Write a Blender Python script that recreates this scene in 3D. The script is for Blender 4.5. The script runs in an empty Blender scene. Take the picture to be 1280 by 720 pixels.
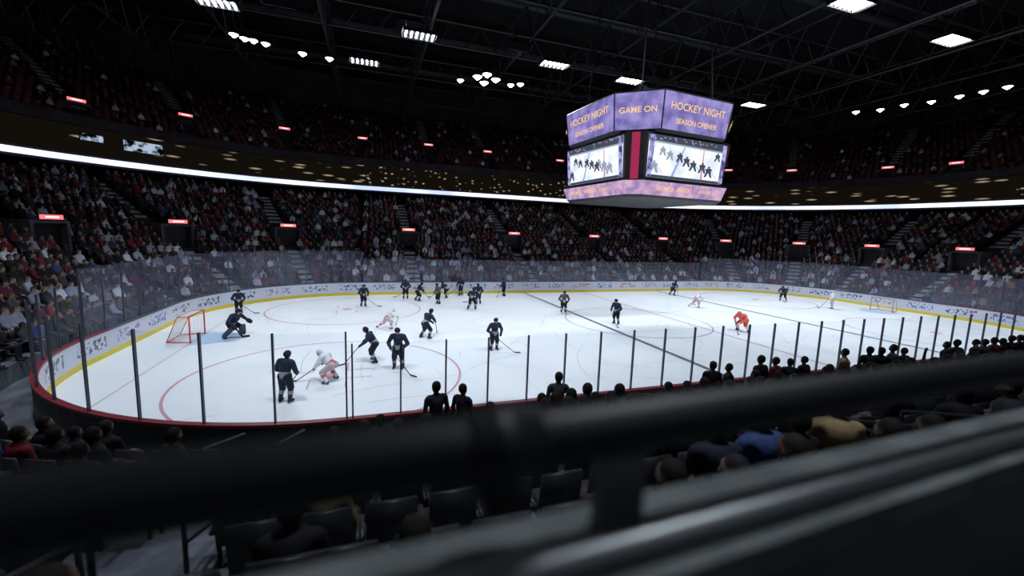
import bpy, numpy as np, math, random
from mathutils import Vector, Matrix
random.seed(7); rng=np.random.default_rng(7)
SC=bpy.context.scene; COL=SC.collection
# ---------------------------------------------------------------- camera
F_PX=525.29; PSI,TH,RO=0.3307,0.1289,0.0348; CAM=np.array([-19.797,-22.856,5.3735])
Fv=np.array([math.sin(PSI)*math.cos(TH),math.cos(PSI)*math.cos(TH),-math.sin(TH)])
R0=np.array([math.cos(PSI),-math.sin(PSI),0.]);U0=np.cross(R0,Fv)
Rv=R0*math.cos(RO)+U0*math.sin(RO);Uv=-R0*math.sin(RO)+U0*math.cos(RO)
cd=bpy.data.cameras.new('camera');cam=bpy.data.objects.new('camera',cd);COL.objects.link(cam)
M=Matrix.Identity(4)
for i in range(3): M[i][0]=Rv[i];M[i][1]=Uv[i];M[i][2]=-Fv[i];M[i][3]=CAM[i]
cam.matrix_world=M;cd.sensor_width=36;cd.lens=F_PX/1280*36;cd.clip_start=.02;cd.clip_end=500
cd.dof.use_dof=True;cd.dof.focus_distance=20;cd.dof.aperture_fstop=.62
SC.camera=cam
# ---------------------------------------------------------------- materials
def mat(name,col=(.5,.5,.5),rough=.6,metal=0,spec=.5):
    m=bpy.data.materials.new(name);m.use_nodes=True;b=m.node_tree.nodes['Principled BSDF']
    b.inputs['Base Color'].default_value=(*col,1);b.inputs['Roughness'].default_value=rough;b.inputs['Metallic'].default_value=metal
    b.inputs['Specular IOR Level'].default_value=spec
    return m
def nd(m,t,**k):
    n=m.node_tree.nodes.new(t)
    for a,v in k.items(): setattr(n,a,v)
    return n
def lk(m,a,b): m.node_tree.links.new(a,b)
def noisy(m,scale,c1,c2,coord='Object',lo=.4,hi=.6,target='Base Color',detail=4):
    b=m.node_tree.nodes['Principled BSDF'];tc=nd(m,'ShaderNodeTexCoord');n=nd(m,'ShaderNodeTexNoise');r=nd(m,'ShaderNodeValToRGB')
    n.inputs['Scale'].default_value=scale;n.inputs['Detail'].default_value=detail
    r.color_ramp.elements[0].position=lo;r.color_ramp.elements[1].position=hi
    r.color_ramp.elements[0].color=(*c1,1);r.color_ramp.elements[1].color=(*c2,1)
    lk(m,tc.outputs[coord],n.inputs['Vector']);lk(m,n.outputs['Fac'],r.inputs['Fac']);lk(m,r.outputs['Color'],b.inputs[target]);return r
def attrmat(name,rough=.8):
    m=mat(name,rough=rough,spec=.2);a=nd(m,'ShaderNodeAttribute',attribute_name='Col');lk(m,a.outputs['Color'],m.node_tree.nodes['Principled BSDF'].inputs['Base Color']);return m
M_conc=mat('concrete_dark',(.06,.06,.07),.85);noisy(M_conc,1.5,(.045,.045,.06),(.09,.09,.11))
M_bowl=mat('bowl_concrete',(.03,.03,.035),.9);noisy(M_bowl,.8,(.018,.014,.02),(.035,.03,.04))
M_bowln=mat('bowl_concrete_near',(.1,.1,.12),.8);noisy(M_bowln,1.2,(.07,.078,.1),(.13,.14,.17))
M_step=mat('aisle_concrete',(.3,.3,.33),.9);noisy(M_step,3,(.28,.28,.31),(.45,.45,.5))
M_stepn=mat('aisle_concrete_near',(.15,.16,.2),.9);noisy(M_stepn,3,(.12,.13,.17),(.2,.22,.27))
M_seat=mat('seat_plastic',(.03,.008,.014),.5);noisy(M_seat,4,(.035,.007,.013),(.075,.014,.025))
M_seatu=mat('seat_plastic_brightened',(.03,.008,.014),.5);noisy(M_seatu,4,(.1,.025,.04),(.18,.04,.06))  # upper seats: brighter copy of the colour, making up for missing light
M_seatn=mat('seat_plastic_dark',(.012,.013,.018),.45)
M_black=mat('black_steel',(.006,.006,.008),.5)
M_matte=mat('black_matte',(.003,.003,.004),.9,spec=.1)
M_truss=mat('truss_steel',(.014,.0145,.018),.6)
M_ceil=mat('ceiling_black',(.008,.008,.01),.9);noisy(M_ceil,.3,(.003,.003,.004),(.008,.008,.01))
M_wall=mat('wall_black',(.01,.01,.013),.9);noisy(M_wall,.5,(.004,.004,.006),(.01,.01,.013))
M_post=mat('glass_post_alu',(.1,.11,.14),.4,.6)
M_cap=mat('board_cap_red',(.2,.015,.025),.4)
M_yel=mat('kickplate_yellow',(.78,.62,.05),.45)
M_people=attrmat('clothing_skin')
M_play=attrmat('hockey_gear',.6)
def emis(name,col,s):
    m=bpy.data.materials.new(name);m.use_nodes=True;n=m.node_tree.nodes;n.clear();e=n.new('ShaderNodeEmission');o=n.new('ShaderNodeOutputMaterial')
    e.inputs[0].default_value=(*col,1);e.inputs[1].default_value=s;lk(m,e.outputs[0],o.inputs[0]);return m,e
M_lamp,_=emis('lamp_glow',(.85,.92,1),20)
M_sign,_=emis('sign_red',(1,.2,.22),1.2)
M_signw,_=emis('sign_white',(1,.75,.75),1.4)
# ice
M_ice=mat('ice',(.8,.84,.88),.28);r=noisy(M_ice,.35,(.74,.79,.85),(.82,.85,.89),lo=.3,hi=.7,detail=8)
_b=M_ice.node_tree.nodes['Principled BSDF']
n=nd(M_ice,'ShaderNodeTexNoise');n.inputs['Scale'].default_value=2.5;n.inputs['Detail'].default_value=10
mr=nd(M_ice,'ShaderNodeMapRange');mr.inputs['To Min'].default_value=.22;mr.inputs['To Max'].default_value=.5
lk(M_ice,n.outputs['Fac'],mr.inputs['Value']);lk(M_ice,mr.outputs[0],_b.inputs['Roughness'])
M_red=mat('ice_paint_red',(.58,.3,.36),.3);M_blue=mat('ice_paint_blue',(.13,.15,.2),.3);M_crease=mat('ice_paint_crease',(.45,.6,.8),.3);M_redp=mat('ice_paint_red_pale',(.55,.42,.48),.3)
M_scr_ice=mat('skate_marks',(.5,.54,.6),.4)
# glass
def glassmat(name,tr,haze,tint):
    m=bpy.data.materials.new(name);m.use_nodes=True;n=m.node_tree.nodes;n.clear();o=n.new('ShaderNodeOutputMaterial')
    t=n.new('ShaderNodeBsdfTransparent');t.inputs[0].default_value=(*tr,1)
    g=n.new('ShaderNodeBsdfGlossy');g.inputs['Roughness'].default_value=.08;g.inputs[0].default_value=(.8,.88,1,1)
    d=n.new('ShaderNodeBsdfTranslucent');d.inputs[0].default_value=(*tint,1)
    d2=n.new('ShaderNodeBsdfDiffuse');d2.inputs[0].default_value=(*tint,1)
    a0=n.new('ShaderNodeMixShader');lk(m,d.outputs[0],a0.inputs[1]);lk(m,d2.outputs[0],a0.inputs[2])
    a=n.new('ShaderNodeMixShader');a.inputs[0].default_value=haze;lk(m,t.outputs[0],a.inputs[1]);lk(m,a0.outputs[0],a.inputs[2])
    b=n.new('ShaderNodeMixShader');b.inputs[0].default_value=.05;lk(m,a.outputs[0],b.inputs[1]);lk(m,g.outputs[0],b.inputs[2])
    lk(m,b.outputs[0],o.inputs[0]);return m
M_glass=glassmat('rink_glass',(.94,.95,.98),.2,(.5,.53,.74))
M_glassn=glassmat('rink_glass_clear',(.96,.98,1),.02,(.5,.55,.7))
# boards with adverts
M_board=mat('dasher_board_white',(.75,.77,.8),.35)
b=M_board.node_tree.nodes['Principled BSDF'];uv=nd(M_board,'ShaderNodeUVMap');sep=nd(M_board,'ShaderNodeSeparateXYZ');lk(M_board,uv.outputs[0],sep.inputs[0])
def mth(m,op,a,bv=None):
    n=nd(m,'ShaderNodeMath',operation=op)
    for i,v in enumerate((a,bv)):
        if v is None: continue
        if isinstance(v,(int,float)): n.inputs[i].default_value=v
        else: lk(m,v,n.inputs[i])
    return n.outputs[0]
mp=nd(M_board,'ShaderNodeMapping');mp.inputs['Scale'].default_value=(3.2,2.6,1);lk(M_board,uv.outputs[0],mp.inputs[0])
v1=nd(M_board,'ShaderNodeTexNoise');v1.inputs['Scale'].default_value=1.8;v1.inputs['Detail'].default_value=1;lk(M_board,mp.outputs[0],v1.inputs['Vector'])
ink=mth(M_board,'GREATER_THAN',v1.outputs['Fac'],.54)
vb=mth(M_board,'MULTIPLY',mth(M_board,'GREATER_THAN',sep.outputs[1],.4),mth(M_board,'LESS_THAN',sep.outputs[1],.85))
cell=mth(M_board,'FLOOR',mth(M_board,'DIVIDE',sep.outputs[0],2.6));wn=nd(M_board,'ShaderNodeTexWhiteNoise',noise_dimensions='1D');lk(M_board,cell,wn.inputs['W'])
fr=mth(M_board,'FRACT',mth(M_board,'DIVIDE',sep.outputs[0],2.6));gp=mth(M_board,'MULTIPLY',mth(M_board,'GREATER_THAN',fr,.15),mth(M_board,'LESS_THAN',fr,.85))
mask=mth(M_board,'MULTIPLY',mth(M_board,'MULTIPLY',ink,vb),gp)
cr=nd(M_board,'ShaderNodeValToRGB');cr.color_ramp.interpolation='CONSTANT'
els=[(0,(.12,.15,.45)),(.3,(.35,.22,.5)),(.5,(.1,.12,.2)),(.7,(.5,.2,.22)),(.85,(.15,.22,.5))]
cr.color_ramp.elements[0].color=(*els[0][1],1);cr.color_ramp.elements[1].position=els[1][0];cr.color_ramp.elements[1].color=(*els[1][1],1)
for p_,c_ in els[2:]:
    e=cr.color_ramp.elements.new(p_);e.color=(*c_,1)
lk(M_board,wn.outputs['Value'],cr.inputs['Fac'])
mx=nd(M_board,'ShaderNodeMix',data_type='RGBA');lk(M_board,mask,mx.inputs[0]);mx.inputs[6].default_value=(.66,.69,.8,1);lk(M_board,cr.outputs[0],mx.inputs[7]);lk(M_board,mx.outputs[2],b.inputs['Base Color'])
# ribbon
M_rib,e=emis('led_ribbon',(.75,.8,1),1.9)
tc=nd(M_rib,'ShaderNodeTexCoord');n=nd(M_rib,'ShaderNodeTexNoise');n.inputs['Scale'].default_value=.12;rr=nd(M_rib,'ShaderNodeValToRGB');rr.color_ramp.elements[0].position=.4;rr.color_ramp.elements[1].position=.6
rr.color_ramp.elements[0].color=(.36,.42,.66,1);rr.color_ramp.elements[1].color=(.75,.79,.92,1)
lk(M_rib,tc.outputs['Object'],n.inputs['Vector']);lk(M_rib,n.outputs['Fac'],rr.inputs['Fac']);lk(M_rib,rr.outputs[0],e.inputs[0])
# suite windows
M_suite,e=emis('suite_lights',(1,.75,.48),.5)
uvn=nd(M_suite,'ShaderNodeUVMap');mp=nd(M_suite,'ShaderNodeMapping');mp.inputs['Scale'].default_value=(.9,1.6,1);lk(M_suite,uvn.outputs[0],mp.inputs[0])
vo=nd(M_suite,'ShaderNodeTexVoronoi');vo.inputs['Scale'].default_value=1.6;lk(M_suite,mp.outputs[0],vo.inputs['Vector'])
r1=nd(M_suite,'ShaderNodeValToRGB');r1.color_ramp.elements[0].position=.08;r1.color_ramp.elements[0].color=(1,1,1,1);r1.color_ramp.elements[1].position=.32;r1.color_ramp.elements[1].color=(0,0,0,1);lk(M_suite,vo.outputs['Distance'],r1.inputs['Fac'])
sx=nd(M_suite,'ShaderNodeSeparateXYZ');lk(M_suite,vo.outputs['Color'],sx.inputs[0]);g=mth(M_suite,'GREATER_THAN',sx.outputs[0],.35)
st=mth(M_suite,'ADD',mth(M_suite,'MULTIPLY',mth(M_suite,'MULTIPLY',r1.outputs[0],g),.42),.006);lk(M_suite,st,e.inputs[1])
# ---------------------------------------------------------------- builders
def link(o,parent=None):
    COL.objects.link(o)
    if parent: o.parent=parent
    return o
def empty(name,loc=(0,0,0)):
    o=bpy.data.objects.new(name,None);o.location=loc;o.empty_display_size=.1;COL.objects.link(o);return o
class MB:
    def __init__(s): s.v=[];s.f=[];s.m=[];s.uv=[]
    def add(s,vs,fs,mi=0,uvs=None):
        o=len(s.v);s.v+= [tuple(map(float,p)) for p in vs]
        for f in fs: s.f.append([i+o for i in f]);s.m.append(mi)
        s.uv+= uvs if uvs else [(0,0)]*len(vs)
    def box(s,c,size,mi=0,rot=None):
        x,y,z=[k/2 for k in size];vs=[Vector((a,b,d)) for a in(-x,x) for b in(-y,y) for d in(-z,z)]
        if rot is not None: vs=[rot@v for v in vs]
        vs=[v+Vector(c) for v in vs]
        s.add(vs,[(0,1,3,2),(4,6,7,5),(0,4,5,1),(2,3,7,6),(0,2,6,4),(1,5,7,3)],mi)
    def tube(s,a,b,ra,rb=None,n=8,mi=0):
        rb=ra if rb is None else rb;a=Vector(a);b=Vector(b);d=(b-a)
        if d.length<1e-6:return
        q=d.to_track_quat('Z','Y');vs=[]
        for c,r in((a,ra),(b,rb)):
            for i in range(n):
                t=2*math.pi*i/n;vs.append(c+q@Vector((r*math.cos(t),r*math.sin(t),0)))
        fs=[(i,(i+1)%n,n+(i+1)%n,n+i) for i in range(n)]+[tuple(range(n-1,-1,-1)),tuple(range(n,2*n))]
        s.add(vs,fs,mi)
    def obj(s,name,mats,parent=None,smooth=False,uv=False):
        me=bpy.data.meshes.new(name);me.from_pydata(s.v,[],s.f)
        for m in mats: me.materials.append(m)
        me.polygons.foreach_set('material_index',s.m)
        if smooth: me.polygons.foreach_set('use_smooth',[len(f)<5 for f in s.f])
        if uv:
            l=me.uv_layers.new(name='UVMap')
            li=np.empty(len(me.loops),int);me.loops.foreach_get('vertex_index',li)
            l.data.foreach_set('uv',np.array(s.uv,float)[li].ravel())
        me.update();return link(bpy.data.objects.new(name,me),parent)
# ---------------------------------------------------------------- rink perimeter
XL,XR,HW,R=-29.6,22.95,13.0,9.3
CX=(XL+XR)/2
q=R*math.pi/2;LS=2*HW-2*R;LF=XR-XL-2*R
SS=np.cumsum([0,q,LS,q,LF,q,LS,q,LF])
def per(s):
    s=s%SS[8]
    k=int(np.searchsorted(SS,s,side='right')-1);k=min(k,7);t=s-SS[k]
    if k%2==0:
        cx,cy,a0=[(XR-R,-HW+R,-90),(XR-R,HW-R,0),(XL+R,HW-R,90),(XL+R,-HW+R,180)][k//2]
        a=math.radians(a0)+t/R;return cx+R*math.cos(a),cy+R*math.sin(a),math.cos(a),math.sin(a)
    if k==1:return XR,-HW+R+t,1,0
    if k==3:return XR-R-t,HW,0,1
    if k==5:return XL,HW-R-t,-1,0
    return XL+R+t,-HW,0,-1
def off(s,d,z):
    x,y,nx,ny=per(s);return (x+nx*d,y+ny*d,z)
def incorner(s):
    s=s%SS[8];k=int(np.searchsorted(SS,s,side='right')-1);return k%2==0 and k<8
def ssamp(s0,s1,step=1.0,sl=4.0):
    br=[b+SS[8]*w for w in(-1,0,1) for b in SS[:-1] if s0<b+SS[8]*w<s1]
    pts=sorted(set([s0,s1]+br));out=[]
    for a,b in zip(pts[:-1],pts[1:]):
        n=max(1,math.ceil((b-a)/(step if incorner((a+b)/2) else sl)))
        out+=[a+(b-a)*i/n for i in range(n)]
    return out+[s1]
def ringm(mb,prof,s0,s1,mi=0,step=1.0,sl=4.0):
    S=ssamp(s0,s1,step,sl);n=len(prof);vs=[];uv=[]
    for s in S:
        for d,z in prof: vs.append(off(s,d,z));uv.append((s,z))
    fs=[]
    for i in range(len(S)-1):
        for j in range(n-1): fs.append((i*n+j,(i+1)*n+j,(i+1)*n+j+1,i*n+j+1))
    mb.add(vs,fs,mi,uv)
S1,S6,S8=SS[1],SS[6],SS[8]
# ---------------------------------------------------------------- ice rink
rink=empty('ice_rink')
mb=MB();S=ssamp(0,S8,.7,50);mb.add([off(s,0,0) for s in S[:-1]],[tuple(range(len(S)-1))]);mb.obj('ice',[M_ice],rink)
mk=MB()
def strip(x0,x1,y0,y1,mi,z=.006): mk.add([(x0,y0,z),(x1,y0,z),(x1,y1,z),(x0,y1,z)],[(0,1,2,3)],mi)
def circle(cx,cy,r,w,mi,z=.006,a0=0,a1=360,n=72):
    vs=[]
    for i in range(n+1):
        a=math.radians(a0+(a1-a0)*i/n)
        for rr_ in(r-w/2,r+w/2): vs.append((cx+rr_*math.cos(a),cy+rr_*math.sin(a),z))
    mk.add(vs,[(2*i,2*i+1,2*i+3,2*i+2) for i in range(n)],mi)
def disc(cx,cy,r,mi,z=.007):
    mk.add([(cx+r*math.cos(2*math.pi*i/24),cy+r*math.sin(2*math.pi*i/24),z) for i in range(24)],[tuple(range(24))],mi)
GX=-27.4
XBL=-6.3
for sx_,gx in((1,GX),(-1,XR-(GX-XL))):
    hwg=HW-(R-math.sqrt(max(0,R*R-(R-(GX-XL))**2)))
    strip(gx-.025,gx+.025,-hwg,hwg,3)
    mk.add([(gx,-1.3,.006)]+[(gx+sx_*1.85*math.cos(a),1.3*math.sin(a),.006) for a in np.linspace(-1.4,1.4,16)]+[(gx,1.3,.006)],[tuple(range(18))],2)
    for sy in(-1,1):
        cx_=-21.2 if sx_==1 else XR+XL+21.2
        circle(cx_,sy*6.7,4.75,.085,0);disc(cx_,sy*6.7,.3,0)
        for a in(-1,1):
            for b_ in(-1,1):
                strip(cx_+a*.6-.025,cx_+a*.6+.025,sy*6.7+b_*.9-.45,sy*6.7+b_*.9+.45,0)
                strip(min(cx_+a*.6,cx_+a*1.5),max(cx_+a*.6,cx_+a*1.5),sy*6.7+b_*.45-.025,sy*6.7+b_*.45+.025,0)
strip(XBL-.13,XBL+.13,-HW,HW,1);strip(8.2,8.46,-HW,HW,1)
strip(CX+2.9,CX+3.1,-HW,HW,3);circle(CX,0,4.57,.06,1)
# skate scratches: long thin arcs cut in the ice
for i in range(220):
    cx_,cy_=rng.uniform(XL+4,XR-4),rng.uniform(-10,10);r_=rng.uniform(1.5,9);a0=rng.uniform(0,360);al=rng.uniform(8,40)
    a_m=math.radians(a0+al/2);ox,oy=cx_-r_*math.cos(a_m),cy_-r_*math.sin(a_m)
    circle(ox,oy,r_,rng.uniform(.012,.035),4,.0045,a0,a0+al,10)
mk.obj('ice_markings',[M_red,M_blue,M_crease,M_redp,M_scr_ice],rink)
# boards
mb=MB();ringm(mb,[(0,0),(0,1.0)],0,S8,0,.5,3);ringm(mb,[(.12,1.0),(.12,0)],0,S8,1,.7,6)
ringm(mb,[(-.012,0),(-.012,.22),(0,.22)],0,S8,2,.5,3)
CAPP=[(-.02,1.0),(-.02,1.07),(.14,1.07),(.14,1.0),(-.02,1.0)]
ringm(mb,CAPP,0,SS[1],3,.5,3);ringm(mb,CAPP,SS[5]+6,S8,3,.5,3);ringm(mb,CAPP,SS[1],SS[5]+6,4,.5,3)
mb.obj('dasher_boards',[M_board,M_black,M_yel,M_cap,M_post],rink,uv=True)
# glass and posts
gs=MB();ps=MB()
for a,b,h,mi in((0,SS[3],2.4,0),(SS[3],SS[4],1.9,0),(SS[4],S6,2.5,0),(S6,SS[7],2.0,1),(SS[7],S8,1.72,1)):
    ringm(gs,[(.06,1.07),(.06,1.07+h)],a,b,mi,.7,6)
    if a==SS[7]:
        X0=-23.351
        xs=[X0+1.0596*i for i in range(0,40)];pl=[a+(x-(XL+R)) for x in xs if XL+R<=x<XR-R]
    else:
        n=int((b-a)/1.35);pl=[a+(b-a)*i/n for i in range(n+1)]
    w_=.035 if mi else .06
    for s in pl:
        x,y,nx,ny=per(s);rot=Matrix.Rotation(math.atan2(ny,nx),3,'Z')
        ps.box((x+nx*.06,y+ny*.06,1.0+(h+.07)/2+.0),(.06,w_,h+.1),0,rot)
gs.obj('glass_panes',[M_glass,M_glassn],rink);ps.obj('glass_posts',[M_post],rink)
# ---------------------------------------------------------------- bowl
stands=empty('arena_stands')
KF=22;DR=.85;RI=.375
def zf(k): return .35+RI*k
def zn(k): return .6+.29*k
floor=MB();floor.box((CX,0,-.3),(190,170,.1));floor.obj('floor',[M_conc])
mb=MB()
pf=[(.14,-.02),(1.3,-.02)]
for k in range(KF): pf+=[(1.3+DR*k,zf(k)),(1.3+DR*(k+1),zf(k))]
pf+=[(24,zf(KF-1)),(24,13.3)]
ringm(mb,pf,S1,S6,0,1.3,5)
pn=[(.14,-.02),(1.3,-.02)]
for k in range(8): pn+=[(1.3+DR*k,zn(k)),(1.3+DR*(k+1),zn(k))]
pn+=[(9.25,zn(7)),(9.25,4.2),(9.4,4.2),(9.4,4.0),(12,4.0)]
for k in range(10): pn+=[(12+DR*k,4.4+.42*k),(12+DR*(k+1),4.4+.42*k)]
pn+=[(22,8.2),(22,13)]
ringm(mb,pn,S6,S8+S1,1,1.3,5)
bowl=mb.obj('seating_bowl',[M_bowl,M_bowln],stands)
mb=MB()
ringm(mb,[(23.9,9.9),(20.4,9.9),(20.4,10.8),(21.6,10.8)],S1-6,S6+8,0,1.3,5)
ringm(mb,[(21.6,10.8),(21.6,13.2)],S1-6,S6+8,1,1.3,5)
pu=[(21.6,13.2),(21.0,13.2),(21.0,14.0),(21.9,14.0)]
for j in range(20): pu+=[(21.9+DR*j,13.6+.5*j),(21.9+DR*(j+1),13.6+.5*j)]
pu+=[(39,23.1),(39,28.8)]
ringm(mb,pu,S1-6,S6+8,0,1.3,5)
mb.obj('upper_deck',[M_bowl,M_suite],stands,uv=True)
mb=MB();ringm(mb,[(20.3,10.1),(20.3,10.58)],S1-6,S6+8,0,1.3,5);mb.obj('led_ribbon_board',[M_rib])
LP=[82.3,78.3,74.0,66.2,54.8,44.8,35.8,31.6,27.5,24.0,18.5]
UP=[78.0,75.6,73.0,70.6,61.8,53.1,41.5,30.6,28.3,25.3,23.5]
UPZ=[15.9,17,17.6,17.6,17.6,17.4,17,16.6,16.2,15.7,15.5]
UPD=[21.9+.85*max(0,(z-.6-13.6)/.5)-.3 for z in UPZ]
VP=[77.0,78.1]
def at(sp,d): return (R/(R+d) if incorner(sp) else 1)
ais=MB();por=MB()
def portal(sp,df,db,z0,zt,w=2.0):
    x,y,nx,ny=per(sp);rot=Matrix.Rotation(math.atan2(ny,nx),3,'Z')
    def P(d,t,z): return (x+nx*d-ny*t,y+ny*d+nx*t,z)
    for t in(-w/2,w/2): por.box(P((df+db)/2,t,(z0+zt)/2),(db-df,.18,zt-z0),0,rot)
    por.box(P((df+db)/2,0,zt-.08),(db-df,w,.16),0,rot)
    por.box(P(df+.5,0,(z0+zt)/2),(.1,w-.1,zt-z0),1,rot)  # black panel stands in for the shade inside the opening
    por.box(P(df-.06,0,zt+.2),(.1,1.25,.26),2,rot);por.box(P(df-.12,0,zt+.2),(.02,.75,.1),3,rot)
    por.box(P(df-.0,0,zt+.2),(.1,1.35,.36),1,rot)
for sp in LP: portal(sp,8.5,12.6,3.2,5.2)
for sp,z,d in zip(UP,UPZ,UPD): portal(sp,d,d+2.8,z-1.9,z-.2)
def aisle(sp,k0,k1,d0,zk,rise,w=1.1,mi=0):
    x,y,nx,ny=per(sp);rot=Matrix.Rotation(math.atan2(ny,nx),3,'Z')
    for k in range(k0,k1):
        d=d0+DR*k;z=zk(k)
        ais.box((x+nx*(d+DR/2),y+ny*(d+DR/2),z+.01),(DR,w,.03),mi,rot)
        ais.box((x+nx*(d+.62),y+ny*(d+.62),z+rise/4),(.45,w,rise/2),mi,rot)
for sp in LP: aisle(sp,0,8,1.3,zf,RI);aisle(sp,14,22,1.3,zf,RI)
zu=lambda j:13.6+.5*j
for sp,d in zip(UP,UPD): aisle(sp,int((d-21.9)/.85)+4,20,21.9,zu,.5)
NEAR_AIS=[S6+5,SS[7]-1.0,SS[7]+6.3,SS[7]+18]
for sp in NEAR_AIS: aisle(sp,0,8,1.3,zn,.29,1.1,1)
ais.obj('aisle_stairs',[M_step,M_stepn],stands);por.obj('vomitory_portals',[M_conc,M_black,M_sign,M_signw],stands)
hr=MB()
for sp in NEAR_AIS:
    x,y,nx,ny=per(sp)
    for k in(0,3,6):
        def P(d,t,z): return (x+nx*d-ny*t,y+ny*d+nx*t,z)
        d=1.6+DR*k
        for t in(-.5,.5):
            a,b_,c,e=P(d,t,zn(k)),P(d,t,zn(k)+1.0),P(d+1.5,t,zn(k)+1.5),P(d+1.5,t,zn(k)+.5)
            hr.tube(a,b_,.022);hr.tube(b_,c,.022);hr.tube(c,e,.022);hr.tube(P(d,t,zn(k)+.5),P(d+1.5,t,zn(k)+1.),.018)
hr.obj('aisle_handrails',[M_black],stands)
vp=MB()
for sp,z,w_,h_ in((VP[0],12.2,2.9,.95),(VP[1],12.35,1.5,.55)):
    x,y,nx,ny=per(sp);rot=Matrix.Rotation(math.atan2(ny,nx),3,'Z')
    vp.box((x+nx*21.4,y+ny*21.4,z),(.12,w_+.1,h_+.1),0,rot);vp.box((x+nx*21.32,y+ny*21.32,z),(.05,w_,h_),1,rot)
M_vp,e=emis('video_panel_glow',(.6,.75,1),.8);noi=nd(M_vp,'ShaderNodeTexNoise');noi.inputs['Scale'].default_value=2.2;tc=nd(M_vp,'ShaderNodeTexCoord');lk(M_vp,tc.outputs['Object'],noi.inputs['Vector'])
mm=nd(M_vp,'ShaderNodeMapRange');mm.inputs['From Min'].default_value=.4;mm.inputs['From Max'].default_value=.6;mm.inputs['To Max'].default_value=.7;lk(M_vp,noi.outputs['Fac'],mm.inputs['Value']);lk(M_vp,mm.outputs[0],e.inputs[1])
vp.obj('video_panel',[M_black,M_vp])
# ---------------------------------------------------------------- people templates via voxel remesh
def capsule(vs,fs,a,b,ra,rb,n=10):
    a=Vector(a);b=Vector(b);d=b-a;L=d.length
    qd=d.to_track_quat('Z','Y') if L>1e-5 else Vector((0,0,1)).to_track_quat('Z','Y')
    o=len(vs);rows=[]
    for t in(-80,-50,-25,0): rows.append((a,ra*math.cos(math.radians(t)),ra*math.sin(math.radians(t))))
    for t in(0,25,50,80): rows.append((b,rb*math.cos(math.radians(t)),rb*math.sin(math.radians(t))))
    for c,r,h in rows:
        for i in range(n):
            w=2*math.pi*i/n;vs.append(c+qd@Vector((r*math.cos(w),r*math.sin(w),h)))
    m=len(rows)
    for j in range(m-1):
        for i in range(n): fs.append((o+j*n+i,o+j*n+(i+1)%n,o+(j+1)*n+(i+1)%n,o+(j+1)*n+i))
    fs.append(tuple(o+i for i in range(n-1,-1,-1)));fs.append(tuple(o+(m-1)*n+i for i in range(n)))
def body(prims,voxel,ratio=1.0,smooth=2):
    vs=[];fs=[]
    for p in prims: capsule(vs,fs,p[0],p[1],p[2],p[3])
    me=bpy.data.meshes.new('t');me.from_pydata([tuple(v) for v in vs],[],fs);ob=bpy.data.objects.new('t',me);COL.objects.link(ob)
    m=ob.modifiers.new('r','REMESH');m.mode='VOXEL';m.voxel_size=voxel
    if smooth: m=ob.modifiers.new('s','SMOOTH');m.iterations=smooth;m.factor=.5
    if ratio<1: m=ob.modifiers.new('d','DECIMATE');m.ratio=ratio
    m=ob.modifiers.new('tr','TRIANGULATE')
    dg=bpy.context.evaluated_depsgraph_get();me2=bpy.data.meshes.new_from_object(ob.evaluated_get(dg))
    V=np.empty(len(me2.vertices)*3);me2.vertices.foreach_get('co',V);V=V.reshape(-1,3)
    T=np.empty(len(me2.polygons)*3,int);me2.polygons.foreach_get('vertices',T);T=T.reshape(-1,3)
    bpy.data.objects.remove(ob);bpy.data.meshes.remove(me2)
    D=[]
    for p in prims:
        a=np.array(p[0],float);b=np.array(p[1],float);ab=b-a;t=np.clip(((V-a)@ab)/max(ab@ab,1e-9),0,1)
        D.append(np.linalg.norm(V-(a+t[:,None]*ab),axis=1)-(p[2]+(p[3]-p[2])*t))
    K=np.array([p[4] for p in prims])[np.argmin(np.array(D),0)]
    return V,T,K
def fing(P,ha,dr,lat,s,r=.011):
    dr=Vector(dr).normalized();lat=Vector(lat).normalized();ha=Vector(ha)
    for q_,ln in((-.03,.065),(-.01,.08),(.01,.075),(.03,.055)):
        m_=ha+lat*q_+dr*ln*.55;P.append((tuple(ha+lat*q_),tuple(m_),r,r,0));P.append((tuple(m_),tuple(m_+dr*ln*.3+Vector((0,0,-.025))),r,r*.8,0))
    P.append((tuple(ha-lat*.03*s),tuple(ha-lat*.05*s+dr*.04),r*1.1,r*.9,0))
def seated(arm=0,fine=False):
    P=[((0,-.09,.53),(0,.09,.53),.14,.14,3),((0,0,.6),(-.04,0,.95),.15,.17,2),((-.04,-.16,1.0),(-.04,.16,1.0),.08,.08,2),
       ((-.03,0,1.04),(0,0,1.14),.06,.055,0),((.015,0,1.19),(.015,0,1.25),.085,.095,0),((-.025,0,1.24),(-.02,0,1.28),.105,.105,1),((.1,0,1.2),(.115,0,1.19),.015,.02,0)]
    for s in(-1,1):
        P+=[((.0,s*.1,.53),(.44,s*.13,.52),.1,.075,3),((.44,s*.13,.5),(.44,s*.13,.12),.065,.05,3),((.44,s*.13,.06),(.6,s*.15,.045),.05,.045,4)]
        if fine: P.append(((.015,s*.098,1.21),(.01,s*.1,1.23),.022,.02,0))
        if arm and s==1:
            P+=[((-.03,s*.2,1.),(.1,s*.28,1.25),.06,.05,2),((.1,s*.28,1.25),(.12,s*.22,1.5),.045,.035,2),((.12,s*.22,1.52),(.12,s*.2,1.58),.04,.035,0)]
            if fine: fing(P,(.12,.2,1.59),(0,-.1,1),(1,0,0),s)
        else:
            P+=[((-.03,s*.2,.99),(.03,s*.25,.74),.065,.055,2),((.03,s*.25,.73),(.28,s*.16,.63),.05,.04,2),((.29,s*.15,.63),(.34,s*.13,.62),.04,.035,0)]
            if fine: fing(P,(.35,s*.13,.62),(1,-.2*s,-.1),(0,1,0),s)
    return P
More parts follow.
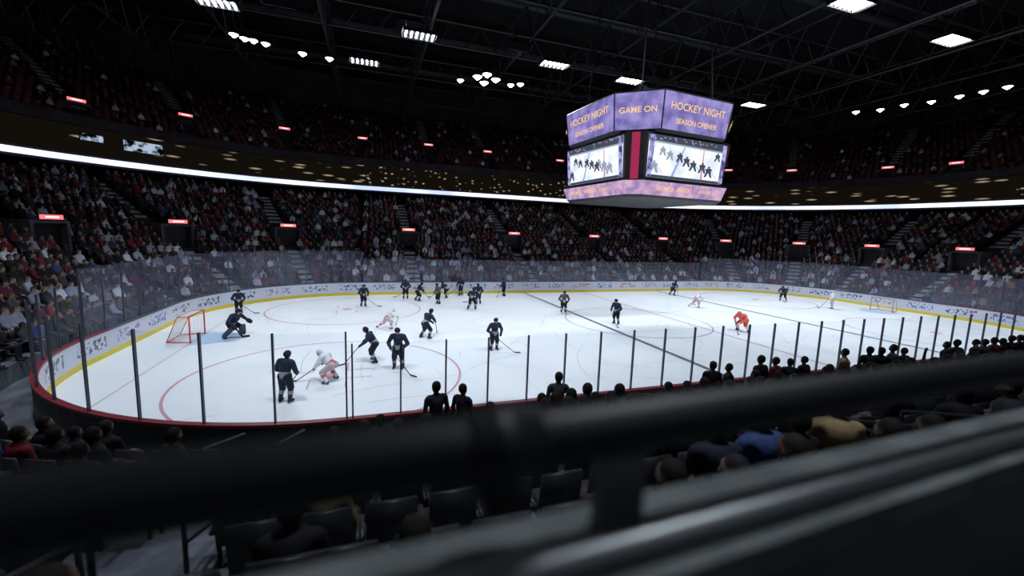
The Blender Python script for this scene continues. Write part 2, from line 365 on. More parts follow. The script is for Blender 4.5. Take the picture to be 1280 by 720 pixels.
def standing():
    P=[((0,-.08,.95),(0,.08,.95),.14,.14,3),((0,0,1.0),(0,0,1.32),.14,.17,2),((0,-.16,1.42),(0,.16,1.42),.08,.08,2),
       ((0,0,1.46),(.02,0,1.56),.06,.055,0),((.03,0,1.6),(.03,0,1.66),.085,.095,0),((-.01,0,1.66),(-.005,0,1.7),.105,.105,1),((.12,0,1.61),(.13,0,1.6),.015,.02,0)]
    for s in(-1,1):
        P+=[((0,s*.09,.92),(.02,s*.11,.5),.1,.07,3),((.02,s*.11,.5),(0,s*.12,.1),.065,.05,3),((0,s*.12,.05),(.15,s*.14,.045),.05,.045,4),
            ((0,s*.21,1.4),(-.02,s*.27,1.12),.065,.05,2),((-.02,s*.27,1.12),(.15,s*.24,.92),.05,.038,2),((.15,s*.24,.91),(.19,s*.23,.86),.04,.035,0)]
        fing(P,(.2,s*.23,.85),(.5,0,-1),(0,1,0),s)
    return P
TF=[body(seated(a),.06,.16,1) for a in(0,1)]
TN=[body(seated(a,True),.024,.42,1) for a in(0,1)];TS=[body(standing(),.025,.42,1)]
SH=[((.008,.008,.012),40),((.015,.018,.03),14),((.04,.04,.05),8),((.55,.58,.68),11),((.25,.28,.38),8),((.16,.012,.025),7),((.09,.012,.03),10),((.03,.05,.14),4),((.25,.18,.1),1)]
SHc=np.array([s[0] for s in SH]);SHp=np.array([s[1] for s in SH],float);SHp/=SHp.sum()
SKc=np.array([(.36,.23,.18),(.42,.28,.23),(.25,.15,.11),(.1,.06,.04)]);HRc=np.array([(.008,.007,.006),(.015,.01,.008),(.05,.03,.018),(.2,.15,.1),(.012,.012,.016)])
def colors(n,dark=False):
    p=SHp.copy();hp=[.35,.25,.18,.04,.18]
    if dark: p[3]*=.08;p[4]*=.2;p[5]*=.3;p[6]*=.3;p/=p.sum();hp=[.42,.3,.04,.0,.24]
    c=np.zeros((n,5,3));c[:,0]=SKc[rng.choice(4,n,p=[.35,.4,.15,.1])]*(.4 if dark else .9);c[:,1]=HRc[rng.choice(5,n,p=hp)];c[:,2]=SHc[rng.choice(len(SHc),n,p=p)]*rng.uniform(.7,1.3,(n,1))  # dark: near crowd's shade is put into its skin colour
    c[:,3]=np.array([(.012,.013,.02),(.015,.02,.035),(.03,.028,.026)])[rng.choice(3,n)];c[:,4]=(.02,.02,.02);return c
def crowd(name,groups,mt,parent=None):
    VV=[];TT=[];CC=[];o=0
    for (V,T,K),pos,dark in groups:
        if not len(pos): continue
        pos=np.array(pos);n=len(pos);c,s=np.cos(pos[:,3]),np.sin(pos[:,3]);sc=pos[:,4][:,None]
        W=np.empty((n,len(V),3));W[...,0]=(V[None,:,0]*c[:,None]-V[None,:,1]*s[:,None])*sc+pos[:,0:1]
        W[...,1]=(V[None,:,0]*s[:,None]+V[None,:,1]*c[:,None])*sc+pos[:,1:2];W[...,2]=V[None,:,2]*sc+pos[:,2:3]
        VV.append(W.reshape(-1,3));TT.append((T[None]+(np.arange(n)*len(V))[:,None,None]+o).reshape(-1,3))
        CC.append(colors(n,dark)[:,K].reshape(-1,3));o+=n*len(V)
    return fastmesh(name,np.concatenate(VV),np.concatenate(TT),np.concatenate(CC),mt,parent)
def fastmesh(name,V,T,C,mt,parent=None,smooth=True):
    me=bpy.data.meshes.new(name);me.vertices.add(len(V));me.vertices.foreach_set('co',V.ravel().astype(np.float32))
    k=T.shape[1];me.loops.add(T.size);me.loops.foreach_set('vertex_index',T.ravel().astype(np.int32))
    me.polygons.add(len(T));me.polygons.foreach_set('loop_start',np.arange(0,T.size,k,dtype=np.int32))
    me.polygons.foreach_set('loop_total',np.full(len(T),k,np.int32))
    if smooth: me.polygons.foreach_set('use_smooth',np.ones(len(T),bool))
    me.update(calc_edges=True);me.validate()
    if C is not None:
        a=me.color_attributes.new('Col','FLOAT_COLOR','POINT');a.data.foreach_set('color',np.concatenate([C,np.ones((len(C),1))],1).ravel().astype(np.float32))
    me.materials.append(mt);return link(bpy.data.objects.new(name,me),parent)
def blocked(s,d,z,lst,wd):
    for sp in lst:
        ds=(s-sp+S8/2)%S8-S8/2
        if abs(ds)/at(sp,d)<wd: return True
    return False
def seatpos(s0,s1,d,step=.56):
    out=[];s=s0
    while s<s1:
        out.append(s);s+=step*(R/(R+d) if incorner(s) else 1)
    return out
far=[[],[]];fseat=[];useat=[];up=[]
for k in range(KF):
    d=1.3+DR*k;z=zf(k)
    for s in seatpos(S1,S6,d):
        w=1.1 if 8.0<d+.3<12.8 else .68
        if blocked(s,d,z,LP,w): continue
        x,y,nx,ny=per(s);a=math.atan2(-ny,-nx)
        fseat.append((x+nx*(d+.5),y+ny*(d+.5),z,a,1))
        if rng.random()<(.92 if k<17 else .75):
            j=rng.normal(0,.04);far[int(rng.random()<.06)].append((x+nx*(d+.5)+j,y+ny*(d+.5)+j,z,a+rng.normal(0,.25),rng.uniform(.92,1.06)))
for jx in range(20):
    d=21.9+DR*jx;z=zu(jx)
    for s in seatpos(S1-2,S6+2,d,.62):
        if blocked(s,d,z,UP,.75): continue
        x,y,nx,ny=per(s);a=math.atan2(-ny,-nx);useat.append((x+nx*(d+.5),y+ny*(d+.5),z,a,1))
        if rng.random()<.25: up.append((x+nx*(d+.5),y+ny*(d+.5),z,a,1))
def boxes(bl):
    V=[];Q=[]
    for (cx,cy,cz),(sx,sy,sz),tilt in bl:
        o=len(V);c,s_=math.cos(tilt),math.sin(tilt)
        for a in(-1,1):
            for b_ in(-1,1):
                for e_ in(-1,1):
                    x,y,z=a*sx/2,b_*sy/2,e_*sz/2;V.append((cx+x*c+z*s_,cy+y,cz-x*s_+z*c))
        Q+=[[o+i for i in f] for f in((0,1,3,2),(4,6,7,5),(0,4,5,1),(2,3,7,6),(0,2,6,4),(1,5,7,3))]
    return np.array(V),np.array(Q)
SEATF=boxes([((0,0,.42),(.4,.46,.05),0),((-.22,0,.66),(.05,.46,.46),-.15)])
SEATN=boxes([((.02,0,.43),(.42,.45,.05),-.05),((-.21,0,.68),(.04,.45,.48),-.15),((-.02,-.26,.55),(.34,.04,.04),0),((-.02,.26,.55),(.34,.04,.04),0),((-.02,.26,.3),(.05,.03,.5),0),((-.02,-.26,.3),(.05,.03,.5),0)])
def inst(name,tm,pos,mt):
    V,T=tm;pos=np.array(pos);n=len(pos);c,s=np.cos(pos[:,3]),np.sin(pos[:,3]);W=np.empty((n,len(V),3))
    W[...,0]=V[None,:,0]*c[:,None]-V[None,:,1]*s[:,None]+pos[:,0:1];W[...,1]=V[None,:,0]*s[:,None]+V[None,:,1]*c[:,None]+pos[:,1:2];W[...,2]=V[None,:,2]+pos[:,2:3]
    return fastmesh(name,W.reshape(-1,3),(T[None]+(np.arange(n)*len(V))[:,None,None]).reshape(-1,4),None,mt,smooth=False)
near=[[],[]];nst=[];nseat=[]
for k in range(8):
    d=1.3+DR*k;z=zn(k)
    for s in seatpos(S6,S8+S1,d,.56):
        if blocked(s,d,z,NEAR_AIS,.75): continue
        x,y,nx,ny=per(s);a=math.atan2(-ny,-nx);p=(x+nx*(d+.45),y+ny*(d+.45),z,a,1)
        nseat.append(p)
        r_=rng.random()
        if k==0 and x>-18.6 and r_<(.6 if x>-12 else .35): nst.append((x+nx*(d+.12),y+ny*(d+.12),z,a+rng.normal(0,.4),rng.uniform(.82,.95)));continue
        if r_<((.85 if k<3 else .6) if x>-17 else (.6 if k<3 else .35)): near[int(rng.random()<.03)].append((*p[:3],a+rng.normal(0,.3),rng.uniform(.93,1.08) if x>-17 else rng.uniform(.85,.98)))
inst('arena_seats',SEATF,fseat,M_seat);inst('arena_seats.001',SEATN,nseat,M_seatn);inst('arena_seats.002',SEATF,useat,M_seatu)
crowd('spectator_crowd',[(TF[0],far[0],False),(TF[1],far[1],False),(TF[0],up,False)],M_people)
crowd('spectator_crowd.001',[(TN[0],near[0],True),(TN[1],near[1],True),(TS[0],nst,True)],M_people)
# ---------------------------------------------------------------- hockey players
# keys 0 skin 1 helmet 2 jersey 3 pants 4 sock 5 skate 6 glove 7 pad 8 trim
def player_prims(pose):
    P=[];pel=pose['pel'];ch=pose['chest'];hd=pose['head'];v=lambda a:Vector(a)
    side=Vector((0,1,0))
    pel=v(pel);ch=v(ch);hd=v(hd)
    P.append((pel-side*.1,pel+side*.1,.17,.17,3));P.append((pel.lerp(ch,.2),ch,.175,.21,2));P.append((pel.lerp(ch,.1),pel.lerp(ch,.3),.19,.19,8))
    P.append((ch+v((.0,0,.1))-side*.2,ch+v((0,0,.1))+side*.2,.125,.125,2))
    nk=ch.lerp(hd,.55);P.append((ch+v((0,0,.1)),nk,.09,.07,2))
    P.append((hd+v((.03,0,-.05)),hd+v((.035,0,.0)),.085,.09,0));P.append((hd+v((-.02,0,.03)),hd+v((.02,0,.05)),.125,.125,1));P.append((hd+v((.12,0,-.02)),hd+v((.13,0,-.03)),.015,.02,0))
    for i,s in((0,-1),(1,1)):
        hip=pel+side*(.11*s);kn=v(pose['knee'][i]);an=v(pose['ank'][i]);el=v(pose['elb'][i]);ha=v(pose['hand'][i])
        sh=ch+v((0,0,.1))+side*(.25*s)
        g=pose.get('goalie')
        P.append((hip,kn,.155,.12,3));P.append((kn,an,.13 if g else .105,.115 if g else .075,7 if g else 4))
        if g: P.append((kn+v((.06,.08*s,.05)),an+v((.06,.08*s,0)),.1,.1,7))
        if not g: P.append((kn.lerp(an,.35),kn.lerp(an,.5),.1,.097,8))
        fd=v(pose['foot'][i]).normalized()
        P.append((an,an+v((0,0,-.04)),.065,.06,5));P.append((an+v((0,0,-.05))-fd*.06,an+v((0,0,-.06))+fd*.16,.055,.045,5))
        P.append((sh,el,.105,.085,2));P.append((el,el.lerp(ha,.7),.085,.07,2))
        dr=(ha-el).normalized();P.append((el.lerp(ha,.62),ha,.07,.062,6))
        lat=dr.cross(Vector((0,0,1))).normalized()
        if g: P.append((ha,ha+dr*.1,.12,.11,6))
        else:
            for q_,ln in((-.045,.05),(-.015,.065),(.015,.06),(.045,.045)):
                P.append((ha+lat*q_+dr*.02,ha+lat*q_+dr*ln+v((0,0,-.05)),.022,.018,6))
            P.append((ha-lat*.05*s,ha-lat*.06*s+dr*.05+v((0,0,.02)),.022,.018,6))
    return P
POSES={
 'glide':dict(pel=(-.05,0,.86),chest=(.2,0,1.22),head=(.38,0,1.52),knee=((.2,-.2,.5),(.1,.22,.48)),ank=((.05,-.26,.13),(-.12,.3,.13)),foot=((1,-.1,0),(1,.2,0)),elb=((.28,-.42,1.1),(.3,.42,1.08)),hand=((.5,-.22,.95),(.62,.15,.8)),stick=((.42,-.32,1.08),(1.25,.55,.03))),
 'stride':dict(pel=(-.1,0,.8),chest=(.22,.02,1.1),head=(.45,.02,1.36),knee=((.25,-.15,.52),(-.25,.25,.42)),ank=((.1,-.2,.13),(-.68,.42,.2)),foot=((1,0,0),(.8,.5,-.2)),elb=((.35,-.4,1.0),(.15,.45,.95)),hand=((.62,-.25,.9),(.5,.3,.78)),stick=((.66,-.38,1.0),(1.05,.95,.03))),
 'upright':dict(pel=(0,0,.95),chest=(.08,0,1.36),head=(.16,0,1.69),knee=((.1,-.15,.53),(.06,.16,.53)),ank=((0,-.18,.13),(-.02,.19,.13)),foot=((1,-.1,0),(1,.15,0)),elb=((.05,-.42,1.15),(.08,.42,1.15)),hand=((.3,-.25,1.0),(.38,.2,.95)),stick=((.26,-.4,1.1),(.95,.8,.03))),
 'crouch':dict(pel=(-.12,0,.7),chest=(.25,0,.95),head=(.48,0,1.15),knee=((.2,-.26,.45),(.2,.28,.45)),ank=((-.05,-.34,.13),(-.05,.36,.13)),foot=((1,-.2,0),(1,.2,0)),elb=((.3,-.42,.82),(.32,.4,.82)),hand=((.5,-.22,.66),(.68,.1,.5)),stick=((.42,-.34,.76),(1.25,.5,.03))),
 'goalie':dict(goalie=1,pel=(-.1,0,.68),chest=(.2,0,1.0),head=(.36,0,1.3),knee=((.2,-.3,.45),(.2,.3,.45)),ank=((.0,-.52,.13),(.0,.52,.13)),foot=((1,-.2,0),(1,.2,0)),elb=((.22,-.48,.88),(.22,.48,.9)),hand=((.45,-.42,.62),(.42,.55,.75)),stick=((.42,-.5,.85),(.65,-.1,.03))),
}
PAL={'navy':[(.4,.25,.18),(.01,.012,.02),(.014,.022,.05),(.008,.01,.018),(.02,.025,.055),(.01,.01,.01),(.01,.012,.02),(.05,.06,.09),(.3,.33,.4)],
 'white':[(.4,.25,.18),(.6,.62,.65),(.7,.72,.76),(.5,.42,.45),(.65,.66,.7),(.03,.03,.03),(.4,.12,.13),(.6,.6,.6),(.5,.12,.13)],
 'red':[(.4,.25,.18),(.7,.15,.1),(.75,.14,.1),(.6,.08,.06),(.75,.7,.7),(.03,.03,.03),(.6,.5,.45),(.75,.7,.68),(.7,.7,.7)],
 'ref':[(.4,.25,.18),(.01,.01,.01),(.1,.1,.11),(.01,.01,.01),(.01,.01,.01),(.01,.01,.01),(.02,.02,.02),(.1,.1,.1),(.5,.5,.5)]}
PB={}
for kx,pz in POSES.items():
    V,T,K=body(player_prims(pz),.024,1,1)
    PB[kx]=(V,T,K)
PM={}
def playermesh(pk,pal):
    if (pk,pal) in PM: return PM[(pk,pal)]
    V,T,K=PB[pk];C=np.array(PAL[pal])[K];pz=POSES[pk]
    eb=MB()
    for i in(0,1):
        an=Vector(pz['ank'][i]);fd=Vector(pz['foot'][i]);fd.z=0;fd.normalize();rot=fd.to_track_quat('X','Z').to_matrix()
        eb.box(an+fd*.05+Vector((0,0,-.115)),(.3,.012,.03),0,rot)
        for o_ in(-.05,.12): eb.box(an+fd*o_+Vector((0,0,-.09)),(.04,.03,.05),1,rot)
    if pal!='ref':
        a,b_=Vector(pz['stick'][0]),Vector(pz['stick'][1]);eb.tube(a,b_,.016,.018,6,1)
        dd=(b_-a);dd.z=0;dd.normalize();rot=dd.to_track_quat('X','Z').to_matrix()
        gl=pz.get('goalie');eb.box(b_+dd*.14+Vector((0,0,.03)),(.34,.025,.1 if gl else .06),1,rot)
        if gl: eb.tube(b_,b_.lerp(a,.6),.05,.04,6,1)
    EV=np.array(eb.v);ET=[]
    for f in eb.f:
        for i in range(1,len(f)-1): ET.append((f[0],f[i],f[i+1]))
    EC=np.zeros((len(EV),3))
    for f,m_ in zip(eb.f,eb.m):
        for i in f: EC[i]=(.6,.62,.65) if m_==0 else (.02,.02,.022)
    V2=np.concatenate([V,EV]);T2=np.concatenate([T,np.array(ET)+len(V)]);C2=np.concatenate([C,EC])
    o=fastmesh('tmp',V2,T2,C2,M_play);me=o.data;bpy.data.objects.remove(o);me.name='hockey_player_mesh';PM[(pk,pal)]=me;return me
PLAYERS=[(-22.25,-9.01,'upright','navy',60,.86),(-21.1,-7.4,'crouch','white',150,.85),(-19.62,-5.38,'glide','navy',170,.86),(-18.74,-6.51,'upright','navy',250,.9),(-18.84,.46,'stride','white',20,.72),
 (-17.13,-2.0,'glide','navy',30,.88),(-14.38,-4.79,'upright','navy',280,.84),(-20.19,7.65,'upright','navy',300,.84),(-17.1,10.48,'upright','navy',90,.84),(-16.28,9.61,'glide','navy',10,.84),(-14.94,7.98,'upright','ref',200,.84),
 (-12.99,5.42,'glide','navy',60,.9),(-11.98,7.61,'upright','navy',100,.84),(-8.77,11.31,'upright','navy',180,.84),(-6.96,3.33,'upright','ref',260,.84),(-5.23,-.64,'upright','navy',200,.86),(7.9,10.17,'glide','navy',0,.84),
 (-26.0,.1,'goalie','navy',330,.95),(-27.3,6.2,'upright','navy',300,.8),(1.55,-3.83,'crouch','red',190,.95),(16.9,5.8,'glide','navy',200,.84),(-13.9,10.9,'stride','navy',120,.84),(17.2,1.55,'upright','white',120,.84),(-12.4,12.0,'upright','navy',120,.84),(5.1,3.9,'stride','white',10,.75)]
for x,y,pk,pal,ang,sc in PLAYERS:
    o=bpy.data.objects.new('hockey_goalie' if pk=='goalie' else ('hockey_referee' if pal=='ref' else 'hockey_player'),playermesh(pk,pal))
    o.location=(x,y,.009);o.rotation_euler=(0,0,math.radians(ang));o.scale=(sc,)*3;COL.objects.link(o)
# goals
M_gred=mat('goal_red',(.6,.05,.06),.4);M_gredp=mat('goal_red_pale',(.5,.2,.22),.5);M_net=mat('net_white',(.8,.8,.82),.8)  # far goal frame gets a paler, duller red
def goal(gx,sg,fm,sc=1):
    g=empty('hockey_goal',(gx,0,.01));g.scale=(sc,sc,sc);mb=MB();w,h=.95,1.25
    r_=.035
    mb.tube((0,-w,0),(0,-w,h),r_);mb.tube((0,w,0),(0,w,h),r_);mb.tube((0,-w-.02,h),(0,w+.02,h),r_)
    bx=-sg*1.0;tx=-sg*.5
    mb.tube((0,-w,.03),(bx,-w*.8,.03),.025,mi=0);mb.tube((0,w,.03),(bx,w*.8,.03),.025);mb.tube((bx,-w*.8,.03),(bx,w*.8,.03),.025)
    mb.tube((tx,-w*.9,h-.03),(tx,w*.9,h-.03),.02,mi=0)
    for s in(-1,1): mb.tube((0,s*w,h),(tx,s*w*.9,h-.03),.02);mb.tube((tx,s*w*.9,h-.03),(bx,s*w*.8,.03),.02)
    o=mb.obj('frame',[fm],g,True)
    nt=MB();L=lambda a,b_,t:tuple(a[i]+(b_[i]-a[i])*t for i in range(3))
    def panel(a,b_,c,d,nu,nv):
        for i in range(nu+1): nt.tube(L(a,b_,i/nu),L(d,c,i/nu),.007,n=3)
        for j in range(nv+1): nt.tube(L(a,d,j/nv),L(b_,c,j/nv),.007,n=3)
    TL,TR,BL,BR=(tx,-w*.9,h-.03),(tx,w*.9,h-.03),(bx,-w*.8,.03),(bx,w*.8,.03)
    panel(TL,TR,BR,BL,16,12);panel((0,-w,h),(0,w,h),TR,TL,16,5)
    for s,t_,b2 in((-1,TL,BL),(1,TR,BR)): panel((0,s*w,h),t_,b2,(0,s*w,.03),6,10)
    nt.obj('net',[M_net],g)
goal(GX,1,M_gred,.95);goal(XR-(GX-XL),-1,M_gredp,.85)
# ---------------------------------------------------------------- scoreboard
sb=empty('center_hung_scoreboard',(-3.7,0,0));sb.rotation_euler=(0,0,math.radians(5));sb.scale=(1.04,1.04,1)
def octo(a,c): return [(a,-a+c),(a,a-c),(a-c,a),(-a+c,a),(-a,a-c),(-a,-a+c),(-a+c,-a),(a-c,-a)]
def prism(mb,a0,c0,z0,a1,c1,z1,mi=0,caps=True):
    p=octo(a0,c0);q_=octo(a1,c1);vs=[(x,y,z0) for x,y in p]+[(x,y,z1) for x,y in q_]
    fs=[(i,(i+1)%8,8+(i+1)%8,8+i) for i in range(8)];mb.add(vs,fs,mi)
    if caps: mb.add(vs,[tuple(range(7,-1,-1)),tuple(range(8,16))],2)
def ledmat(name,sc,c1,c2,st=1,lo=.38,hi=.62):
    m,e=emis(name,c1,st);tc=nd(m,'ShaderNodeTexCoord');n=nd(m,'ShaderNodeTexNoise');n.inputs['Scale'].default_value=sc;n.inputs['Detail'].default_value=6;rr=nd(m,'ShaderNodeValToRGB')
    rr.color_ramp.elements[0].position=lo;rr.color_ramp.elements[1].position=hi;rr.color_ramp.elements[0].color=(*c1,1);rr.color_ramp.elements[1].color=(*c2,1)
    lk(m,tc.outputs['Object'],n.inputs['Vector']);lk(m,n.outputs['Fac'],rr.inputs['Fac']);lk(m,rr.outputs[0],e.inputs[0]);return m
M_led=ledmat('led_purple',1.6,(.17,.15,.42),(.36,.3,.66))
M_led2=ledmat('led_lower',2.2,(.35,.24,.52),(.7,.45,.6))
M_strip=ledmat('led_stats',3.5,(.05,.06,.2),(.5,.5,.9))
M_col,_=emis('led_corner_red',(.4,.03,.1),.9)
M_gold,_=emis('led_gold',(1,.62,.3),1.0)
M_scr=ledmat('video_screen',1.1,(.66,.74,.9),(.93,.96,1),1.12,.35,.6)
M_vdk,_=emis('video_dark',(.06,.075,.12),1);M_vgr,_=emis('video_grey',(.33,.38,.48),1);M_vbl,_=emis('video_blue_line',(.3,.4,.75),1);M_vrd,_=emis('video_red',(.7,.2,.25),1)
mb=MB()
prism(mb,3.8,1.6,10.95,4.0,1.7,12.75,0);prism(mb,4.03,1.72,12.75,3.95,1.7,12.85,2);prism(mb,3.6,1.4,10.82,3.82,1.6,10.95,2)
prism(mb,3.35,.62,8.35,3.55,.65,10.82,2);prism(mb,3.4,.62,7.65,3.6,.7,8.35,1);prism(mb,3.62,.7,8.35,3.62,.7,8.42,2);prism(mb,3.3,.6,7.52,3.42,.64,7.65,2)
for x0,y0 in octo(3.8,1.6):
    k_=4.0/3.8;mb.tube((x0*1.004,y0*1.004,10.95),(x0*k_*1.004,y0*k_*1.004,12.75),.035,n=6,mi=2)
mb.obj('housing',[M_led,M_led2,M_black],sb)
sc_=MB()
for i in range(4):
    rot=Matrix.Rotation(math.pi/2*i,3,'Z')
    w=2.7
    def SP(u,v,o=0): return rot@Vector(((-w+.1*(1-v))+u*2*(w-.1*(1-v)),-3.42-.16*v-.008*o,8.55+2.15*v))
    sc_.add([SP(0,0),SP(1,0),SP(1,1),SP(0,1)],[(0,1,2,3)],0)
    def poly(pts,mi,o=1): sc_.add([SP(u,v,o) for u,v in pts],[tuple(range(len(pts)))],mi)
    poly([(0,.87),(1,.82),(1,1),(0,1)],4);poly([(0,.83),(1,.78),(1,.82),(0,.87)],5)
    for j in range(26):
        u,v=random.random()*.97,.88+random.random()*.09;poly([(u,v),(u+.018,v),(u+.018,v+.03),(u,v+.03)],5 if j%3 else 7,2)
    poly([(.3,.05),(.33,.05),(.45,.8),(.435,.8)],6);poly([(.7,.05),(.72,.05),(.7,.79),(.69,.79)],7)
    poly([(0,0),(1,0),(1,.07),(0,.07)],4,2)
    for j in range(9):
        u,v=.08+.84*((j*.37+i*.21)%1),.12+.5*((j*.61+i*.13)%1);h=.3-.16*v;wd=h*.22;mi=4 if j%3 else 5
        poly([(u-wd*.9,v),(u-wd*.45,v),(u,v+h*.42),(u+wd*.5,v),(u+wd*.95,v),(u+wd*.55,v+h*.5),(u+wd*.8,v+h*.72),(u+wd*.3,v+h*.82),(u-wd*.35,v+h*.8),(u-wd*.85,v+h*.68),(u-wd*.5,v+h*.48)],mi,2+j*.1)
        poly([(u+wd*.3*math.cos(t),v+h*.9+h*.09*math.sin(t)) for t in np.linspace(0,5.5,8)],mi,2.05+j*.1)
        poly([(u+wd*.5,v+h*.55),(u+wd*.62,v+h*.55),(u+wd*2.0,v-.01),(u+wd*1.9,v-.01)],mi,2.07+j*.1)
    for s in(-1,1):
        a_,b_=sorted((s*w*.98,s*(w*.98-.3)))
        sc_.add([rot@Vector((a_,-3.46,8.6)),rot@Vector((b_,-3.46,8.6)),rot@Vector((b_,-3.615,10.65)),rot@Vector((a_,-3.615,10.65))],[(0,1,2,3)],2)
    rc=Matrix.Rotation(math.pi/2*i+math.pi/4,3,'Z')
    dc=(3.35*2-.62)/math.sqrt(2);dt=(3.55*2-.65)/math.sqrt(2)
    sc_.add([rc@Vector((-.2,-dc-.02,8.45)),rc@Vector((.2,-dc-.02,8.45)),rc@Vector((.2,-dt-.03,10.75)),rc@Vector((-.2,-dt-.03,10.75))],[(0,1,2,3)],1)
    for rr_,body_,zz,yy,ww,tl in((rot,'HOCKEY NIGHT',12.1,-3.97,.5,.11),(rot,'SEASON OPENER',11.4,-3.89,.36,.11),(rot,'HOME 2   PERIOD 1   AWAY 1',8.0,-3.58,.3,.28),(rc,'GAME ON',11.85,-4.53,.4,.1)):
        cu=bpy.data.curves.new('led_text','FONT');cu.body=body_;cu.size=ww;cu.align_x='CENTER';cu.align_y='CENTER';cu.materials.append(M_gold);cu.offset=.006
        o=bpy.data.objects.new('led_text',cu);link(o,sb);m4=rr_.to_4x4()@Matrix.Translation((0,yy,zz))@Matrix.Rotation(math.pi/2+tl,4,'X');o.matrix_local=m4
sc_.obj('screens',[M_scr,M_col,M_strip,M_black,M_vdk,M_vgr,M_vbl,M_vrd],sb)
rg=MB()
for x_ in(-2.5,2.5):
    for y_ in(-2.5,2.5): rg.tube((x_,y_,12.8),(x_*.8,y_*.8,21),.04,mi=0)
    rg.box((x_,0,13.1),(.2,5.5,.35));rg.box((0,x_,13.1),(5.5,.2,.35))
rg.obj('rigging',[M_truss],sb)
# ---------------------------------------------------------------- roof
cl=MB();cl.box((CX,0,29.2),(150,125,.4));cl.obj('ceiling',[M_ceil])
wl=MB();ringm(wl,[(40,-.2),(40,29.0)],0,S8,0,1.5,8);wl.obj('wall_perimeter',[M_wall])
tr=MB()
def truss_line(a,b_,h=2.6,w=.12,seg=3.2):
    a=Vector(a);b_=Vector(b_);L=(b_-a).length;n=int(L/seg);tr.tube(a,b_,w,n=4);tr.tube(a+Vector((0,0,h)),b_+Vector((0,0,h)),w,n=4)
    for i in range(n):
        p=a.lerp(b_,i/n);q_=a.lerp(b_,(i+1)/n);m_=a.lerp(b_,(i+.5)/n)+Vector((0,0,h));tr.tube(p,m_,w*.55,n=4);tr.tube(m_,q_,w*.55,n=4)
for x in np.arange(-63,58,8): truss_line((x,-40,21.2),(x,50,21.2),3.2)
for y in np.arange(-30,46,9.5): truss_line((-66,y,22),(62,y,22),2,.09,2.6)
for k in range(7):
    y=-25+k*10;tr.tube((-60,y,25.5),(58,y,25.5),.45,n=10)
tr.obj('roof_trusses',[M_truss])
LT=[-16.0,11.8,-4.4,12.7,3.6,13.3,19.6,13.9,19.4,-2.6,8.3,-3.1,-29.3,12.4,-20.0,18.9,-22.9,19.4,-25.0,19.2,-29.6,17.4,-29.0,17.9,-28.4,18.0,-27.6,18.3,-11.2,19.8,-9.9,18.2,-9.2,17.3,-8.9,19.5,-8.1,18.2,-6.3,19.0,-5.5,18.4,31.3,11.1,32.6,9.5,32.9,7.5,34.0,5.8,34.3,3.8,34.5,2.2,34.7,0.7]
def arealight(name,x,y,z,w,l,e,spread,parent):
    ld=bpy.data.lights.new(name,'AREA');ld.shape='RECTANGLE';ld.size=w;ld.size_y=l;ld.energy=e;ld.spread=math.radians(spread);ld.color=(.86,.93,1)
    o=bpy.data.objects.new(name,ld);o.location=(x,y,z);link(o,parent);return o
for i in range(len(LT)//2):
    x,y=LT[2*i],LT[2*i+1];big=1.5 if i in(15,16,17,18) else 1.15
    f=empty('arena_light_fixture',(x,y,20));mb=MB()
    if i<8:
        mb.box((0,0,.16),(2.5,1.3,.1),0)
        for s in(-1,1): mb.box((s*1.25,0,.06),(.04,1.3,.24),0)
        for s in(-1,1): mb.box((0,s*.65,.06),(2.5,.04,.24),0)
        for k in range(6): mb.tube((-1.0+k*.4,-.55,.03),(-1.0+k*.4,.55,.03),.07,mi=1)
        mb.tube((-1,0,.2),(-1,0,1.4),.02);mb.tube((1,0,.2),(1,0,1.4),.02)
    else:
        g_=big;mb.tube((0,0,.0),(0,0,.4*g_),.3*g_,.18*g_,12,0);mb.tube((0,0,-.02),(0,0,-.05),.28*g_,.25*g_,12,1);mb.tube((0,0,-.04),(0,0,-.2*g_),.24*g_,.08,12,1);mb.tube((0,0,.35),(0,0,1.2),.02)
    mb.obj('lamp_head',[M_black,M_lamp],f)
def flood(x,y,z,e,spread,tilt=0):  # lamps added to light ice and near stands; visible fixtures only glow
    f=empty('added_floodlight',(x,y,z));f.rotation_euler=(tilt,0,0);mb=MB();mb.box((0,0,.1),(2.2,.9,.06),0)
    for s in(-1,1): mb.box((s*1.1,0,.02),(.03,.9,.16),0);mb.box((0,s*.45,.02),(2.2,.03,.16),0)
    mb.tube((-1,0,.1),(-1,0,.6),.02);mb.tube((1,0,.1),(1,0,.6),.02)
    mb.obj('added_flood_housing',[M_matte],f);arealight('lamp',0,0,.02,2.1,.8,e,spread,f)
for x in np.linspace(XL+4,XR-4,6):
    for s in(-1,1): flood(x,12.5*s,20.9,580,84,-s*math.radians(24))
flood(-17,-20,20.6,190,60);flood(-3,-20,20.6,80,60)  # added over the near stands to lift the dark foreground
# fill lamp added behind the camera to brighten post and railing
f=empty('foreground_fill_lamp',(-18.6,-25.5,8.4));mb=MB();mb.tube((0,0,0),(0,0,.25),.16,.13,16);mb.tube((0,0,.25),(0,0,20.6),.012);mb.obj('fill_lamp_housing',[M_black],f)
arealight('lamp',0,0,-.01,.26,.26,9,150,f)
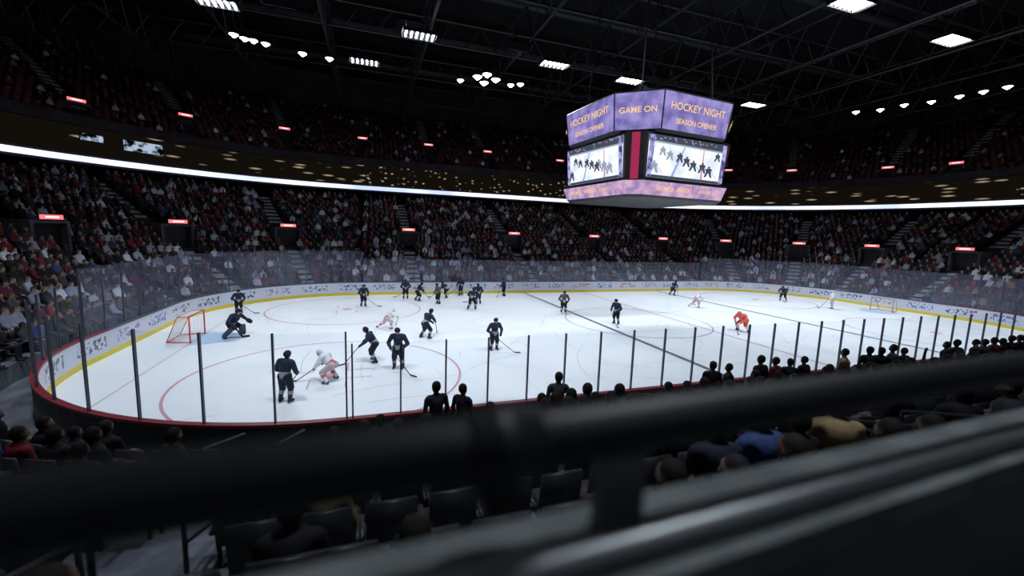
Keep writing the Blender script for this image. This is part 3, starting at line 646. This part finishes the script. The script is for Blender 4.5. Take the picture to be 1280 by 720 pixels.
# ---------------------------------------------------------------- foreground railing
M_rail=mat('rail_black_paint',(.009,.011,.013),.5);M_rail2=mat('rail_brushed_steel',(.22,.235,.25),.4,.7);M_rpost=mat('rail_post_grey',(.16,.175,.175),.5,.2)
M_ledge=mat('parapet_concrete',(.12,.125,.13),.85,spec=.2);noisy(M_ledge,6,(.1,.11,.115),(.15,.165,.17))
rl=empty('guard_railing',(0,0,0));mb=MB()
DY,DZ=.0775,-.038
def LN(p,x,dz=DZ): return Vector((x,p[1]+DY*(x-p[0]),p[2]+dz*(x-p[0])))
PR=(-19.619,-22.359,5.0985);PT=(-19.633,-22.416,4.950);DR_=-.0285
mb.tube(LN(PR,-23.5,DR_),LN(PR,-11,DR_),.0395,n=24,mi=0)
for xx in(-19.635,-22.3,-17.0,-14.4):
    c_=LN(PR,xx,DR_);d_=LN(PR,xx+.05,DR_)-c_
    mb.tube(c_-d_,c_+d_,.046,n=20);mb.tube(c_-d_*.5,c_+d_*.5,.05,n=20);mb.tube(c_,c_+Vector((0,0,-.075)),.036,.033,16);mb.tube(c_+Vector((0,0,-.07)),c_+Vector((0,0,-.09)),.033,.018,16)
mb.obj('top_rail',[M_rail],rl,True)
mb=MB()
for xx in(-22.0,-19.43,-16.9,-14.3,-11.7):
    c_=LN(PR,xx,DR_);mb.box((xx,c_.y+.012,c_.z-.24),(.078,.03,.44),0)
mb.obj('posts',[M_rpost],rl)
mb=MB();mb.tube(LN(PT,-23.5),LN(PT,-11),.021,n=20);mb.obj('lower_rail',[M_rail2],rl,True)
mb=MB();ax=Vector((1,DY,DZ)).normalized();rot=ax.to_track_quat('X','Z').to_matrix()
c_=LN((-19.6,-22.375,4.905),-17.2);mb.box(c_,(12.6,.17,.05),0,rot);mb.obj('parapet_cap',[M_ledge],rl)
mb=MB();mb.box(c_+Vector((0,.02,-.36)),(12.5,.06,.64),0,rot);mb.obj('kick_panel',[M_black],rl)
w=bpy.data.worlds.new('world');SC.world=w;w.use_nodes=True;w.node_tree.nodes['Background'].inputs[0].default_value=(.3,.4,.6,1);w.node_tree.nodes['Background'].inputs[1].default_value=.015
SC.view_settings.view_transform='Standard'
